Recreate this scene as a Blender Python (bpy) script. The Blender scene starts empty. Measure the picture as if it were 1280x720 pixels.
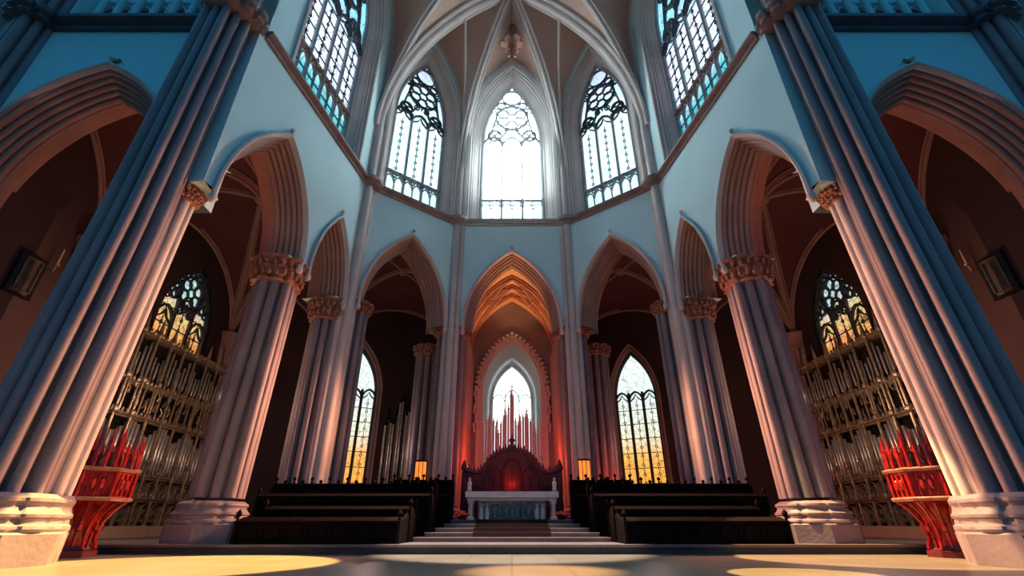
import bpy, bmesh, math, random
from mathutils import Vector, noise
random.seed(7)
PI = math.pi
COL = bpy.context.scene.collection
CAM_H = 0.87

# ------------------------------------------------------------------ materials
def hexmat(name, col, rough=0.7, var=0.12, nscale=1.5, bump=0.0, bscale=18.0, metal=0.0, coat=0.0, blocks=False, emis=None, estr=0.0, spec=0.4):
    m = bpy.data.materials.new(name); m.use_nodes = True
    nt = m.node_tree; b = nt.nodes['Principled BSDF']
    b.inputs['Roughness'].default_value = rough
    b.inputs['Metallic'].default_value = metal
    b.inputs['Coat Weight'].default_value = coat
    b.inputs['Specular IOR Level'].default_value = spec
    tc = nt.nodes.new('ShaderNodeTexCoord')
    n = nt.nodes.new('ShaderNodeTexNoise'); n.inputs['Scale'].default_value = nscale; n.inputs['Detail'].default_value = 6
    nt.links.new(tc.outputs['Object'], n.inputs['Vector'])
    r = nt.nodes.new('ShaderNodeValToRGB')
    lo = [max(0, c*(1-var)) for c in col]; hi = [min(1, c*(1+var)) for c in col]
    r.color_ramp.elements[0].position = 0.3; r.color_ramp.elements[1].position = 0.7
    r.color_ramp.elements[0].color = (*lo, 1); r.color_ramp.elements[1].color = (*hi, 1)
    nt.links.new(n.outputs['Fac'], r.inputs['Fac'])
    out = r.outputs['Color']
    nt.links.new(out, b.inputs['Base Color'])
    if bump:
        n2 = nt.nodes.new('ShaderNodeTexNoise'); n2.inputs['Scale'].default_value = bscale; n2.inputs['Detail'].default_value = 4
        nt.links.new(tc.outputs['Object'], n2.inputs['Vector'])
        bp = nt.nodes.new('ShaderNodeBump'); bp.inputs['Strength'].default_value = bump; bp.inputs['Distance'].default_value = 0.05
        nt.links.new(n2.outputs['Fac'], bp.inputs['Height']); nt.links.new(bp.outputs['Normal'], b.inputs['Normal'])
    if emis:
        b.inputs['Emission Color'].default_value = (*emis, 1); b.inputs['Emission Strength'].default_value = estr
    return m

def glassmat(name, stops, strength, patt=0.25, pscale=2.2, zr=(19.5, 33.0), lead=0.5):
    """lit stained glass: daylight behind coloured quarries; colour follows the glazier's bands by height"""
    m = bpy.data.materials.new(name); m.use_nodes = True
    nt = m.node_tree; nt.nodes.clear()
    o = nt.nodes.new('ShaderNodeOutputMaterial'); e = nt.nodes.new('ShaderNodeEmission')
    tc = nt.nodes.new('ShaderNodeTexCoord'); sp = nt.nodes.new('ShaderNodeSeparateXYZ')
    nt.links.new(tc.outputs['Object'], sp.inputs[0])
    mr = nt.nodes.new('ShaderNodeMapRange'); mr.inputs['From Min'].default_value = zr[0]; mr.inputs['From Max'].default_value = zr[1]
    nt.links.new(sp.outputs['Z'], mr.inputs['Value'])
    rp = nt.nodes.new('ShaderNodeValToRGB')
    while len(rp.color_ramp.elements) < len(stops): rp.color_ramp.elements.new(0.5)
    for el, (p, c) in zip(rp.color_ramp.elements, stops): el.position = p; el.color = (*c, 1)
    nt.links.new(mr.outputs['Result'], rp.inputs['Fac'])
    vo = nt.nodes.new('ShaderNodeTexVoronoi'); vo.inputs['Scale'].default_value = pscale
    nt.links.new(tc.outputs['Object'], vo.inputs['Vector'])
    hs = nt.nodes.new('ShaderNodeMix'); hs.data_type = 'RGBA'; hs.blend_type = 'MULTIPLY'; hs.inputs['Factor'].default_value = patt
    nt.links.new(rp.outputs['Color'], hs.inputs['A']); nt.links.new(vo.outputs['Color'], hs.inputs['B'])
    ve = nt.nodes.new('ShaderNodeTexVoronoi'); ve.feature = 'DISTANCE_TO_EDGE'; ve.inputs['Scale'].default_value = pscale
    nt.links.new(tc.outputs['Object'], ve.inputs['Vector'])
    lm = nt.nodes.new('ShaderNodeMapRange'); lm.inputs['From Min'].default_value = 0.0; lm.inputs['From Max'].default_value = 0.06
    lm.inputs['To Min'].default_value = 1-lead
    nt.links.new(ve.outputs['Distance'], lm.inputs['Value'])
    mu = nt.nodes.new('ShaderNodeMath'); mu.operation = 'MULTIPLY'; mu.inputs[1].default_value = strength
    nt.links.new(lm.outputs['Result'], mu.inputs[0]); nt.links.new(mu.outputs[0], e.inputs['Strength'])
    nt.links.new(hs.outputs['Result'], e.inputs['Color']); nt.links.new(e.outputs[0], o.inputs['Surface'])
    return m

M = {
 'wall': hexmat('blue limewash', (0.60, 0.84, 0.88), 0.85, 0.05, 0.35, 0.15, 6),
 'stone': hexmat('mauve limestone', (0.25, 0.20, 0.225), 0.55, 0.15, 0.7, 0.2, 9),
 'stone2': hexmat('warm carved limestone', (0.38, 0.235, 0.20), 0.65, 0.15, 0.8, 0.2, 9),
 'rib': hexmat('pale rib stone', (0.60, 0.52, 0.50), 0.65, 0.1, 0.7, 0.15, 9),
 'cap': hexmat('red brown foliate stone', (0.33, 0.15, 0.11), 0.6, 0.3, 4, 0.4, 12),
 'string': hexmat('red brown cornice stone', (0.30, 0.20, 0.19), 0.6, 0.25, 2, 0.2, 12),
 'vault': hexmat('pinkish vault plaster', (0.52, 0.35, 0.29), 0.9, 0.1, 0.3, 0.15, 5),
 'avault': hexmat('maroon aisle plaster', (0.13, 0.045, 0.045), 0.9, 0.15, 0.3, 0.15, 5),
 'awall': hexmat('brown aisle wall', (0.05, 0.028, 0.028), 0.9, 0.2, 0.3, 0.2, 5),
 'dark': hexmat('dark lead tracery', (0.045, 0.055, 0.075), 0.6, 0.2, 3, 0.2, 10),
 'mull': hexmat('grey window mullion', (0.30, 0.33, 0.36), 0.6, 0.2, 3, 0.2, 10),
 'wood': hexmat('black brown oak', (0.006, 0.0025, 0.0025), 0.7, var=0.4, nscale=3, bump=0.2, bscale=14, spec=0.08),
 'redwood': hexmat('dark red carved wood', (0.09, 0.006, 0.009), 0.4, 0.4, 2.5, 0.3, 14, coat=0.2),
 'lacquer': hexmat('red lacquered wood', (0.30, 0.010, 0.007), 0.25, 0.45, 5, 0.3, 12, coat=0.5),
 'iron': hexmat('blackened iron', (0.03, 0.025, 0.022), 0.45, 0.4, 4, 0.2, 12, metal=0.6),
 'gilt': hexmat('aged gilding', (0.36, 0.27, 0.18), 0.35, 0.4, 6, 0.3, 14, metal=0.55),
 'pipe': hexmat('tarnished organ pipe metal', (0.55, 0.50, 0.44), 0.3, 0.25, 3, 0.1, 9, metal=0.6),
 'white': hexmat('white marble', (0.75, 0.70, 0.68), 0.35, 0.08, 3, 0.1, 9),
 'silver': hexmat('silver relief', (0.35, 0.38, 0.37), 0.35, 0.5, 8, 0.6, 14, metal=0.5),
 'red': hexmat('bright red petals', (0.75, 0.06, 0.035), 0.6, 0.3, 8, 0.3, 14),
 'carpet': hexmat('dark red carpet', (0.022, 0.003, 0.004), 0.95, 0.3, 12, 0.3, 40),
 'step': hexmat('grey step stone', (0.17, 0.125, 0.125), 0.5, 0.15, 1.2, 0.15, 9),
 'kerb': hexmat('slate grey kerb stone', (0.06, 0.065, 0.09), 0.5, 0.2, 1.2, 0.15, 9),
 'plinth': hexmat('tan plinth stone', (0.55, 0.36, 0.24), 0.6, 0.12, 1.2, 0.15, 9),
 'lamp': hexmat('orange lantern glass', (0.9, 0.4, 0.1), 0.4, 0.2, 3, emis=(1.0, 0.22, 0.03), estr=1.3),
 'canvas': hexmat('dark old canvas', (0.035, 0.028, 0.022), 0.5, 0.6, 4, 0.1, 9),
}
# polished floor
def floormat():
    m = hexmat('polished honey marble', (0.22, 0.185, 0.15), 0.35, 0.12, 0.5, 0.0, spec=0.3)
    nt = m.node_tree; b = nt.nodes['Principled BSDF']
    tc = nt.nodes.new('ShaderNodeTexCoord'); br = nt.nodes.new('ShaderNodeTexBrick')
    br.offset = 0.0; br.inputs['Scale'].default_value = 1.0
    br.inputs['Brick Width'].default_value = 1.2; br.inputs['Row Height'].default_value = 1.2
    br.inputs['Mortar Size'].default_value = 0.012
    br.inputs['Color1'].default_value = (1, 1, 1, 1); br.inputs['Color2'].default_value = (0.88, 0.86, 0.84, 1); br.inputs['Mortar'].default_value = (0.45, 0.4, 0.36, 1)
    nt.links.new(tc.outputs['Object'], br.inputs['Vector'])
    mx = nt.nodes.new('ShaderNodeMix'); mx.data_type = 'RGBA'; mx.blend_type = 'MULTIPLY'; mx.inputs['Factor'].default_value = 1
    old = b.inputs['Base Color'].links[0].from_socket
    nt.links.new(old, mx.inputs['A']); nt.links.new(br.outputs['Color'], mx.inputs['B'])
    nt.links.new(mx.outputs['Result'], b.inputs['Base Color'])
    return m
M['floor'] = floormat()
W = (0.93, 1.0, 1.0)
M['glass_c'] = glassmat('bright daylight glass', [(0, (0.10, 0.16, 0.17)), (0.10, (0.12, 0.17, 0.18)), (0.2, (.8, .98, 1.0)), (0.6, (.8, .98, 1)), (1, (0.25, 0.33, 0.36))], 24.0, 0.12, 1.6, lead=0.12)
M['glass_a'] = glassmat('pale cyan stained glass', [(0, (0.30, 0.46, 0.48)), (0.2, (0.45, 0.66, 0.69)), (0.6, (0.42, 0.58, 0.63)), (1, (0.28, 0.35, 0.46))], 2.7, 0.22, 1.6, lead=0.25)
M['glass_n'] = glassmat('blue and pink stained glass', [(0, (0.06, 0.34, 0.42)), (0.2, (0.08, 0.42, 0.50)), (0.30, (0.62, 0.76, 0.90)), (0.6, (0.66, 0.72, 0.88)), (0.8, (0.25, 0.62, 0.8)), (1, (0.25, 0.6, 0.8))], 1.8, 0.15, 1.3, lead=0.6)
M['glass_d'] = glassmat('dim clerestory glass', [(0, (0.02, 0.05, 0.08)), (1, (0.03, 0.08, 0.12))], 0.35, 0.9, 2.5, lead=0.8)
M['glass_w'] = glassmat('amber to white aisle glass', [(0, (1.0, 0.36, 0.04)), (0.28, (1.0, 0.5, 0.12)), (0.42, (0.85, 0.82, 0.62)), (0.7, (0.78, 0.92, 0.88)), (1, (0.85, 0.98, 0.95))], 1.25, 0.1, 2.6, (2.5, 12.5), 0.55)
M['glass_s'] = glassmat('amber edged side glass', [(0, (1.0, 0.36, 0.06)), (0.36, (0.95, 0.66, 0.32)), (0.55, (0.6, 0.85, 0.82)), (1, (0.55, 0.85, 0.85))], 1.1, 0.3, 2.6, (10.0, 15.5), 0.75)
M['glass_l'] = glassmat('white chapel glass', [(0, (0.75, 0.82, 0.9)), (0.4, W), (1, W)], 5.0, 0.05, 1.6, (6, 13), 0.1)

# ------------------------------------------------------------------ mesh builder
class MB:
    def __init__(s): s.v = []; s.f = []
    def grid(s, rows, closeu=False, closev=False):
        n = len(rows); m = len(rows[0]); o = len(s.v)
        for r in rows: s.v += [tuple(p) for p in r]
        for i in range(n if closev else n-1):
            i2 = (i+1) % n
            for j in range(m if closeu else m-1):
                j2 = (j+1) % m
                s.f.append((o+i*m+j, o+i*m+j2, o+i2*m+j2, o+i2*m+j))
    def face(s, pts):
        o = len(s.v); s.v += [tuple(p) for p in pts]; s.f.append(tuple(range(o, o+len(pts))))
    def loft(s, rings, cap=True):
        s.grid(rings, closeu=True)
        if cap: s.face(rings[0]); s.face(rings[-1])
    def box(s, F, a0, a1, b0, b1, z0, z1):
        c = [[F.p(a, b, z) for a, b in ((a0, b0), (a1, b0), (a1, b1), (a0, b1))] for z in (z0, z1)]
        s.loft(c)
    def lathe(s, F, a, b, prof, n=16, lob=None, amp=0.0, rot=0.0, cap=True):
        """prof [(z, r)]; lob lobes of relative depth amp"""
        rings = []
        for pr in prof:
            z, r = pr[0], pr[1]; am = pr[2] if len(pr) > 2 else amp
            ring = []
            N = n if not lob else lob*12
            for k in range(N):
                t = 2*PI*k/N
                rr = r
                if lob:
                    x_ = abs(math.cos(lob*t/2)); cv = (.25+.75*((x_-.3)/.7)**.5) if x_ > .3 else -.25; par = int((lob*t/2+PI/2)/PI) % 2
                    rr = r*(1 - am + am*cv*(1 if (par or lob % 2) else .62))
                ring.append(F.p(a+rr*math.cos(t+rot), b+rr*math.sin(t+rot), z))
            rings.append(ring)
        s.loft(rings, cap)
    def ngon(s, F, a, b, prof, n=8, rot=None):
        s.lathe(F, a, b, prof, n=n, rot=PI/n if rot is None else rot)
    def tube(s, pts, r, n=8, closed=False, r1=None):
        rings = []; m = len(pts); pts = [Vector(p) for p in pts]
        up0 = None
        for i, p in enumerate(pts):
            if closed: t = pts[(i+1) % m]-pts[i-1]
            else: t = pts[min(i+1, m-1)]-pts[max(i-1, 0)]
            if t.length < 1e-9: t = Vector((0, 0, 1))
            t.normalize()
            if up0 is None:
                up0 = Vector((0, 0, 1)) if abs(t.z) < 0.9 else Vector((1, 0, 0))
            u = up0 - t*up0.dot(t)
            if u.length < 1e-6: u = t.orthogonal()
            u.normalize(); up0 = u; w = t.cross(u)
            rr = r if r1 is None else r + (r1-r)*i/(m-1)
            rings.append([p + (u*math.cos(2*PI*k/n)+w*math.sin(2*PI*k/n))*rr for k in range(n)])
        s.grid(rings, closeu=True, closev=closed)
        if not closed: s.face(rings[0]); s.face(rings[-1])
    def ball(s, c, rx, ry=None, rz=None, n=8, m=6):
        ry = ry or rx; rz = rz or rx
        rings = [[(c[0]+rx*math.sin(PI*i/m)*math.cos(2*PI*k/n), c[1]+ry*math.sin(PI*i/m)*math.sin(2*PI*k/n), c[2]-rz*math.cos(PI*i/m)) for k in range(n)] for i in range(m+1)]
        s.grid(rings, closeu=True)
    def bar(s, F, path, w, b0, b1, closed=False):
        """flat bar following a path in the wall plane"""
        m = len(path); rings = []
        for i in range(m):
            p = path[i]
            q0 = path[i-1] if (closed or i > 0) else path[i]
            q1 = path[(i+1) % m] if (closed or i < m-1) else path[i]
            dx, dz = q1[0]-q0[0], q1[1]-q0[1]; L = math.hypot(dx, dz) or 1
            nx, nz = -dz/L*w/2, dx/L*w/2
            bm_ = (b0+b1)/2
            rings.append([F.p(p[0]+nx, b0+(b1-b0)*0.3, p[1]+nz), F.p(p[0]+nx*0.2, b0, p[1]+nz*0.2), F.p(p[0]-nx*0.2, b0, p[1]-nz*0.2), F.p(p[0]-nx, b0+(b1-b0)*0.3, p[1]-nz), F.p(p[0]-nx, b1, p[1]-nz), F.p(p[0]+nx, b1, p[1]+nz)])
        s.grid(rings, closeu=True, closev=closed)
        if not closed: s.face(rings[0]); s.face(rings[-1])
    def build(s, name, mat, parent=None, smooth=30, loc=None, **kw):
        me = bpy.data.meshes.new(name)
        off = Vector(loc) if loc is not None else Vector((0, 0, 0))
        me.from_pydata([tuple(Vector(p)-off) for p in s.v], [], s.f)
        bm = bmesh.new(); bm.from_mesh(me)
        bmesh.ops.remove_doubles(bm, verts=bm.verts, dist=1e-5)
        bmesh.ops.recalc_face_normals(bm, faces=bm.faces)
        bm.to_mesh(me); bm.free()
        me.materials.append(M[mat] if isinstance(mat, str) else mat)
        if smooth:
            for p in me.polygons: p.use_smooth = True
            me.set_sharp_from_angle(angle=math.radians(smooth))
        o = bpy.data.objects.new(name, me); COL.objects.link(o)
        o.location = off
        if parent is not None:
            o.parent = parent; q = parent; wl = Vector((0, 0, 0))
            while q is not None: wl += Vector(q.location); q = q.parent
            o.location = off - wl
        for k, v in kw.items(): o[k] = v
        return o

class Fr:
    """local frame: a along the wall, b outwards (away from the nave), z up; s mirrors about x=0"""
    def __init__(F, o, d, n, s=1): F.o, F.d, F.n, F.s = o, d, n, s
    def p(F, a, b, z):
        x = F.o[0]+a*F.d[0]+b*F.n[0]; y = F.o[1]+a*F.d[1]+b*F.n[1]
        return Vector((F.s*x, y, z))
class Lean:
    """slight outward lean of old masonry: offset dx at the floor, none at height h"""
    def __init__(L, F, dx, h): L.F, L.dx, L.h = F, dx, h
    def p(L, a, b, z):
        v = L.F.p(a, b, z); v.x += L.F.s*L.dx*max(-.3, 1-z/L.h); return v
def seg(P, Q, s=1, flip=False):
    dx, dy = Q[0]-P[0], Q[1]-P[1]; L = math.hypot(dx, dy); d = (dx/L, dy/L)
    n = (-d[1], d[0])
    if flip: n = (-n[0], -n[1])
    F = Fr(P, d, n, s); F.L = L; return F
G = Fr((0, 0), (1, 0), (0, 1), 1)      # world frame
def S(kind_side): return 'left' if kind_side == 1 else 'right'

def empty(name, loc, label, cat, group=None):
    o = bpy.data.objects.new(name, None); COL.objects.link(o); o.location = loc
    o.empty_display_size = 0.3; o['label'] = label; o['category'] = cat
    if group: o['group'] = group
    return o
def copy_tree(o, parent=None):
    c = o.copy(); COL.objects.link(c)
    if parent is not None: c.parent = parent
    for ch in [x for x in bpy.data.objects if x.parent == o]: copy_tree(ch, c)
    return c
ST = {'kind': 'structure'}
tn = [0]
def trim(mb, mat, smooth=30, parent=None):
    tn[0] += 1
    return mb.build('trim_%d' % tn[0], mat, parent, smooth, kind='structure')

# ------------------------------------------------------------------ arches
def arch_path(c, w, zs, za, n=14):
    """left foot -> apex -> right foot"""
    H = za-zs; R = (w*w+H*H)/(2*w); pe = math.acos(max(-1, min(1, (R-w)/R)))
    L = [(c-w+R-R*math.cos(pe*i/n), zs+R*math.sin(pe*i/n)) for i in range(n+1)]
    Rr = [(2*c-x, z) for x, z in reversed(L[:-1])]
    return L+Rr
def scallop(n, O, D, a, b0=0.0, k=7, o0=0.0):
    """n roll mouldings stepping from the outer edge (o=O,b=b0) to the inner edge (o=o0,b=b0+D)"""
    pts = []; L = math.hypot(O-o0, D); ux, uy = -(O-o0)/L, D/L; nx, ny = -uy, ux
    for i in range(n*k+1):
        t = i/(n*k); ph = (t*n) % 1.0
        if i == n*k: ph = 0
        h = a*(math.sin(PI*ph)**0.6-.25)
        pts.append((O+(o0-O)*t + nx*h*1.0, b0+D*t - abs(ny)*h*1.0))
    return pts
def archivolt(mb, F, c, Wd, zs, zh, O, prof, zb, n=16):
    """mouldings: hood (outermost) half width Wd, apex zh; prof [(o,b)] with o<=O"""
    H = zh-zs; R = (Wd*Wd+H*H)/(2*Wd); cc = R-Wd
    for sgn in (1, -1):
        rows = []
        for i in range(-1, n+1):
            row = []
            for (o, b) in prof:
                r = R-(O-o); hw = Wd-(O-o)
                if i < 0: row.append(F.p(c-sgn*hw, b, zb)); continue
                pe = math.acos(cc/r); ph = pe*i/n
                row.append(F.p(c+sgn*(cc-r*math.cos(ph)), b, zs+r*math.sin(ph)))
            rows.append(row)
        mb.grid(rows)
def wall_open(mb, F, a0, a1, z0, z1, b, c, w, zs, za, n=14):
    pts = [(c-w, z0)] + arch_path(c, w, zs, za, n) + [(c+w, z0)]
    for (x0, y0), (x1, y1) in zip(pts, pts[1:]):
        if abs(x1-x0) < 1e-6: continue
        mb.face([F.p(x0, b, y0), F.p(x1, b, y1), F.p(x1, b, z1), F.p(x0, b, z1)])
    mb.face([F.p(a0, b, z0), F.p(c-w, b, z0), F.p(c-w, b, zs), F.p(c-w, b, z1), F.p(a0, b, z1)])
    mb.face([F.p(c+w, b, z0), F.p(a1, b, z0), F.p(a1, b, z1), F.p(c+w, b, z1), F.p(c+w, b, zs)])

ZS = 11.65; ZSTR = 19.4
N_ = (-10.5, 12.8); A_ = (-8.84, 22.6); B_ = (-3.76, 26.7)
def arc3(P, zs, Q, n=16, stilt=0.0):
    """half pointed arch in the vertical plane from springing (P,zs) to apex Q"""
    dx, dy = Q[0]-P[0], Q[1]-P[1]; d = math.hypot(dx, dy); r = Q[2]-zs-stilt
    pts = []
    if r >= d:
        c = (d*d+r*r)/(2*d); pe = math.acos((c-d)/c)
        for i in range(n+1):
            ph = pe*i/n; t = (c-c*math.cos(ph))/d
            pts.append(Vector((P[0]+dx*t, P[1]+dy*t, zs+stilt*min(1, i/(n*0.3))+c*math.sin(ph) if stilt == 0 else zs+stilt+c*math.sin(ph))))
    else:
        for i in range(n+1):
            ph = PI/2*i/n; t = 1-math.cos(ph)
            pts.append(Vector((P[0]+dx*t, P[1]+dy*t, zs+stilt+r*math.sin(ph))))
    if stilt:
        low = [Vector((P[0], P[1], zs+stilt*k/4)) for k in range(4)]
        pts = low+pts
        # resample to n+1
        Ls = [0]
        for p, q in zip(pts, pts[1:]): Ls.append(Ls[-1]+(q-p).length)
        out = []
        for i in range(n+1):
            t = Ls[-1]*i/n
            for k in range(len(pts)-1):
                if Ls[k+1] >= t-1e-9:
                    f = (t-Ls[k])/max(1e-9, Ls[k+1]-Ls[k]); out.append(pts[k].lerp(pts[k+1], f)); break
        pts = out
    return pts
def web(mb, c1, c2, m=8, sag=0.0):
    rows = []
    for i in range(m+1):
        t = i/m
        rows.append([p.lerp(q, t)+Vector((0, 0, sag*math.sin(PI*t)*k/len(c1))) for k, (p, q) in enumerate(zip(c1, c2))])
    mb.grid(rows)
def rib(mb, pts, r=0.16, side=0.2):
    mb.tube([p-Vector((0, 0, 0.12)) for p in pts], r, 8)
    if side:
        d = pts[-1]-pts[0]; d.z = 0
        if d.length < 1e-3: d = Vector((1, 0, 0))
        d.normalize(); w = Vector((-d.y, d.x, 0))*(r+side*0.35)
        for q in (w, -w): mb.tube([p+q for p in pts], r*0.62, 6)
def mir(v, s): return Vector((s*v[0], v[1], v[2] if len(v) > 2 else 0))

# ------------------------------------------------------------------ floor and platforms
mb = MB(); mb.box(G, -32, 32, -14, 42, -0.4, 0.0)
fl = mb.build('floor', 'floor', smooth=0, kind='structure')
mb = MB(); mb.box(G, -24, 24, 16.75, 42, 0.0, 0.20)
o = mb.build('choir_platform', 'kerb', smooth=0, kind='structure')
mb = MB(); mb.box(G, -24, 24, 16.62, 42, 0.20, 0.27)
o = mb.build('choir_floor', 'step', smooth=0, kind='structure')
# altar steps (pyramid)
steps = [(18.8, 3.55), (19.4, 3.25), (20.0, 2.95), (20.6, 2.7), (21.2, 2.5)]
for k, (y, hw) in enumerate(steps):
    mb = MB(); z0 = 0.27+0.146*k
    mb.box(G, -hw+0.02, hw-0.02, y+0.03, 25.6, z0, z0+0.11); mb.box(G, -hw, hw, y, 25.6, z0+0.11, z0+0.146)
    mb.build('altar_step', 'step', smooth=0, kind='structure')
ZALT = 0.27+0.146*5

# ------------------------------------------------------------------ piers
PIERG = 'clustered arcade piers'
def base_part(mb, F, a, b, R, z0, H, lob=12, front=None):
    zb0 = z0 < .1
    # square-ish plinth (octagon), then mouldings that follow the shafts
    k = H/1.45
    if zb0: R = R*1.13
    pl = [(z0, R*1.42), (z0+0.62*k, R*1.42), (z0+0.66*k, R*1.38)]
    mb.ngon(F, a, b, pl, 8)
    t = z0+0.66*k
    if zb0: R = R*.97
    prof = [(t, R*1.36), (t+.06*k, R*1.38), (t+.12*k, R*1.36), (t+.16*k, R*1.27), (t+.26*k, R*1.24), (t+.30*k, R*1.29), (t+.36*k, R*1.29), (t+.42*k, R*1.2),
            (t+.52*k, R*1.14), (t+.58*k, R*1.15), (t+.62*k, R*1.19), (t+.69*k, R*1.18), (t+.74*k, R*1.09), (t+.79*k, R*1.02)]
    mb.lathe(F, a, b, prof, lob=lob, amp=0.05)
def capital_part(mb, F, a, b, R, z0, H, lob=12):
    prof = [(z0, R*1.0), (z0+.05, R*1.09), (z0+.1, R*1.0), (z0+.2*H, R*1.0), (z0+.5*H, R*1.06), (z0+.58*H, R*1.16), (z0+.62*H, R*1.06), (z0+.82*H, R*1.12), (z0+.86*H, R*1.26), (z0+H, R*1.28), (z0+H+.02, R*1.1)]
    mb.lathe(F, a, b, prof, lob=lob, amp=0.1)
    for tier, (zz, rr) in enumerate(((z0+.30*H, R*1.06), (z0+.72*H, R*1.15))):
        for k in range(22):
            t = 2*PI*(k+0.5*tier)/22
            c = F.p(a+rr*math.cos(t), b+rr*math.sin(t), zz+random.uniform(-.04, .04))
            mb.ball(c, .09+random.random()*.03, None, .15*H, 6, 4)
            c2 = F.p(a+(rr+.08)*math.cos(t), b+(rr+.08)*math.sin(t), zz+.13*H)
            mb.ball(c2, .06, None, .05, 5, 3)
def pier(F, a, b, R, zb, ztop, label, lob=10, cap=(10.25, 1.15), rot=0.0, root=None, amp=.33, mat='stone'):
    loc = F.p(a, b, zb)
    r = root or empty('clustered_pier', loc, label, 'pier', PIERG)
    mb = MB(); mb.lathe(F, a, b, [(zb+1.4, R), (9.0, R*.985), (ztop, R*.98)], lob=lob, amp=amp, rot=rot, cap=False)
    mb.build('shaft', mat, r, 50)
    mb = MB(); base_part(mb, F, a, b, R, zb, 1.5 if zb < .1 else 1.3, lob); mb.build('base', 'stone', r, 35)
    if cap:
        mb = MB(); capital_part(mb, F, a, b, R, cap[0], cap[1], lob); mb.build('capital', 'cap', r, 50)
    return r

FN = {}; FA = {}; FT = {}
for s in (1, -1):
    sd = S(s)
    F = seg(N_, A_, s); FN[s] = F                    # arcade wall
    FAB = seg(A_, B_, s); FA[s] = FAB
    FTr = Fr((-11.4, 12.4), (-1, 0), (0, 1), s); FT[s] = FTr
    W_ = Fr((0, 0), (1, 0), (0, 1), s)
    # near crossing pier, full height with wrapped ring
    FL = Lean(F, -.8, 19.4)
    r = pier(FL, -0.88, .8, .96, 0.0, 41.0, 'tall ribbed crossing pier at the near %s edge, running up past the cornice' % sd, 12, cap=None, rot=0.15)
    mb = MB(); mb.lathe(F, -0.9, .8, [(ZSTR-.25, 1.05), (ZSTR-.2, 1.2), (ZSTR-.05, 1.2), (ZSTR, 1.12), (ZSTR+.1, 1.3), (ZSTR+.3, 1.3), (ZSTR+.35, 1.05)], lob=12, amp=.15, rot=.15)
    mb.build('ring_moulding', 'string', r, 40)
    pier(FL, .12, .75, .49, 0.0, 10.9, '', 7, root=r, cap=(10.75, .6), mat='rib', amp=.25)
    pier(Lean(F, -.25, 11), 5.6, 1.0, 0.98, 0.27, 11.0, 'free standing ribbed pier with leafy capital, between the tall and the narrow %s arch' % sd, 10)
    ra = empty('compound_pier', W_.p(-9.3, 23.0, .27), 'wide compound pier with slim vault shaft at the first apse corner on the %s' % sd, 'pier', 'compound piers of the apse')
    rb = empty('compound_pier', W_.p(-3.85, 27.4, .27), 'blue grey compound pier at the %s jamb of the orange lit centre arch' % sd, 'pier', 'compound piers of the apse')
    pier(W_, -9.75, 22.6, 0.86, 0.27, 11.0, '', 10, root=ra)
    pier(W_, -8.7, 23.7, 0.72, 0.27, 11.6, '', 9, root=ra, cap=(11.2, .6))
    pier(W_, -3.85, 27.65, 0.95, 0.27, 11.6, '', 12, root=rb, cap=(11.35, .42))
    pier(W_, -5.75, 30.6, .85, .27, 11.2, 'ribbed ambulatory pier behind the lantern on the %s%s' % (sd, ', lit glowing red' if s < 0 else ''), 9, cap=(11.0, .7))
    r = empty('clustered_pier', FTr.p(8.2, .7, 0), 'outer transept pier rising past the top %s corner' % sd, 'pier', PIERG)
    pier(FTr, 8.45, 0.0, .8, 0.0, 41.0, '', 10, cap=None, root=r)
    mb = MB(); mb.lathe(FTr, 8.45, 0, [(ZSTR-.25, .9), (ZSTR-.2, 1.05), (ZSTR, 1.0), (ZSTR+.1, 1.15), (ZSTR+.35, 1.15), (ZSTR+.4, .9)], lob=10, amp=.15); mb.build('ring_moulding', 'kerb', r, 40)
    # vault shafts in front of the piers
    for (P, rr, r) in ((A_, .40, ra), (B_, .36, rb)):
        g = W_; mb = MB()
        sep = rr*0.95
        dx, dy = (0.55, 0.83) if P is A_ else (1, 0)
        for k in (-1, 0, 1):
            q = (P[0]+dx*k*sep + (dy if P is A_ else 0)*(0.14 if k == 0 else 0), P[1]+dy*k*sep-(0.16 if k == 0 else 0))
            mb.lathe(g, q[0], q[1], [(1.5, rr*(.62 if k == 0 else .5)), (24.2, rr*(.62 if k == 0 else .5))], n=14)
        mb.lathe(g, P[0]-(.1 if P is A_ else 0), P[1]+.3, [(1.5, rr*1.2), (24.2, rr*1.2)], n=10)
        mb.build('vault_shaft', 'rib', r, 50)
        mb = MB(); mb.ngon(g, P[0], P[1], [(.27, rr*2), (1.0, rr*2), (1.05, rr*1.7), (1.3, rr*1.7), (1.35, rr*1.9), (1.45, rr*1.9), (1.55, rr*1.4)], 8); mb.build('base', 'stone', r, 35)
        mb = MB(); mb.lathe(g, P[0], P[1], [(ZSTR-.25, rr*1.2), (ZSTR-.15, rr*1.95), (ZSTR, rr*1.75), (ZSTR+.08, rr*2.1), (ZSTR+.3, rr*2.1), (ZSTR+.36, rr*1.3)], n=12); mb.build('ring_moulding', 'string', r, 40)

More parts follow.
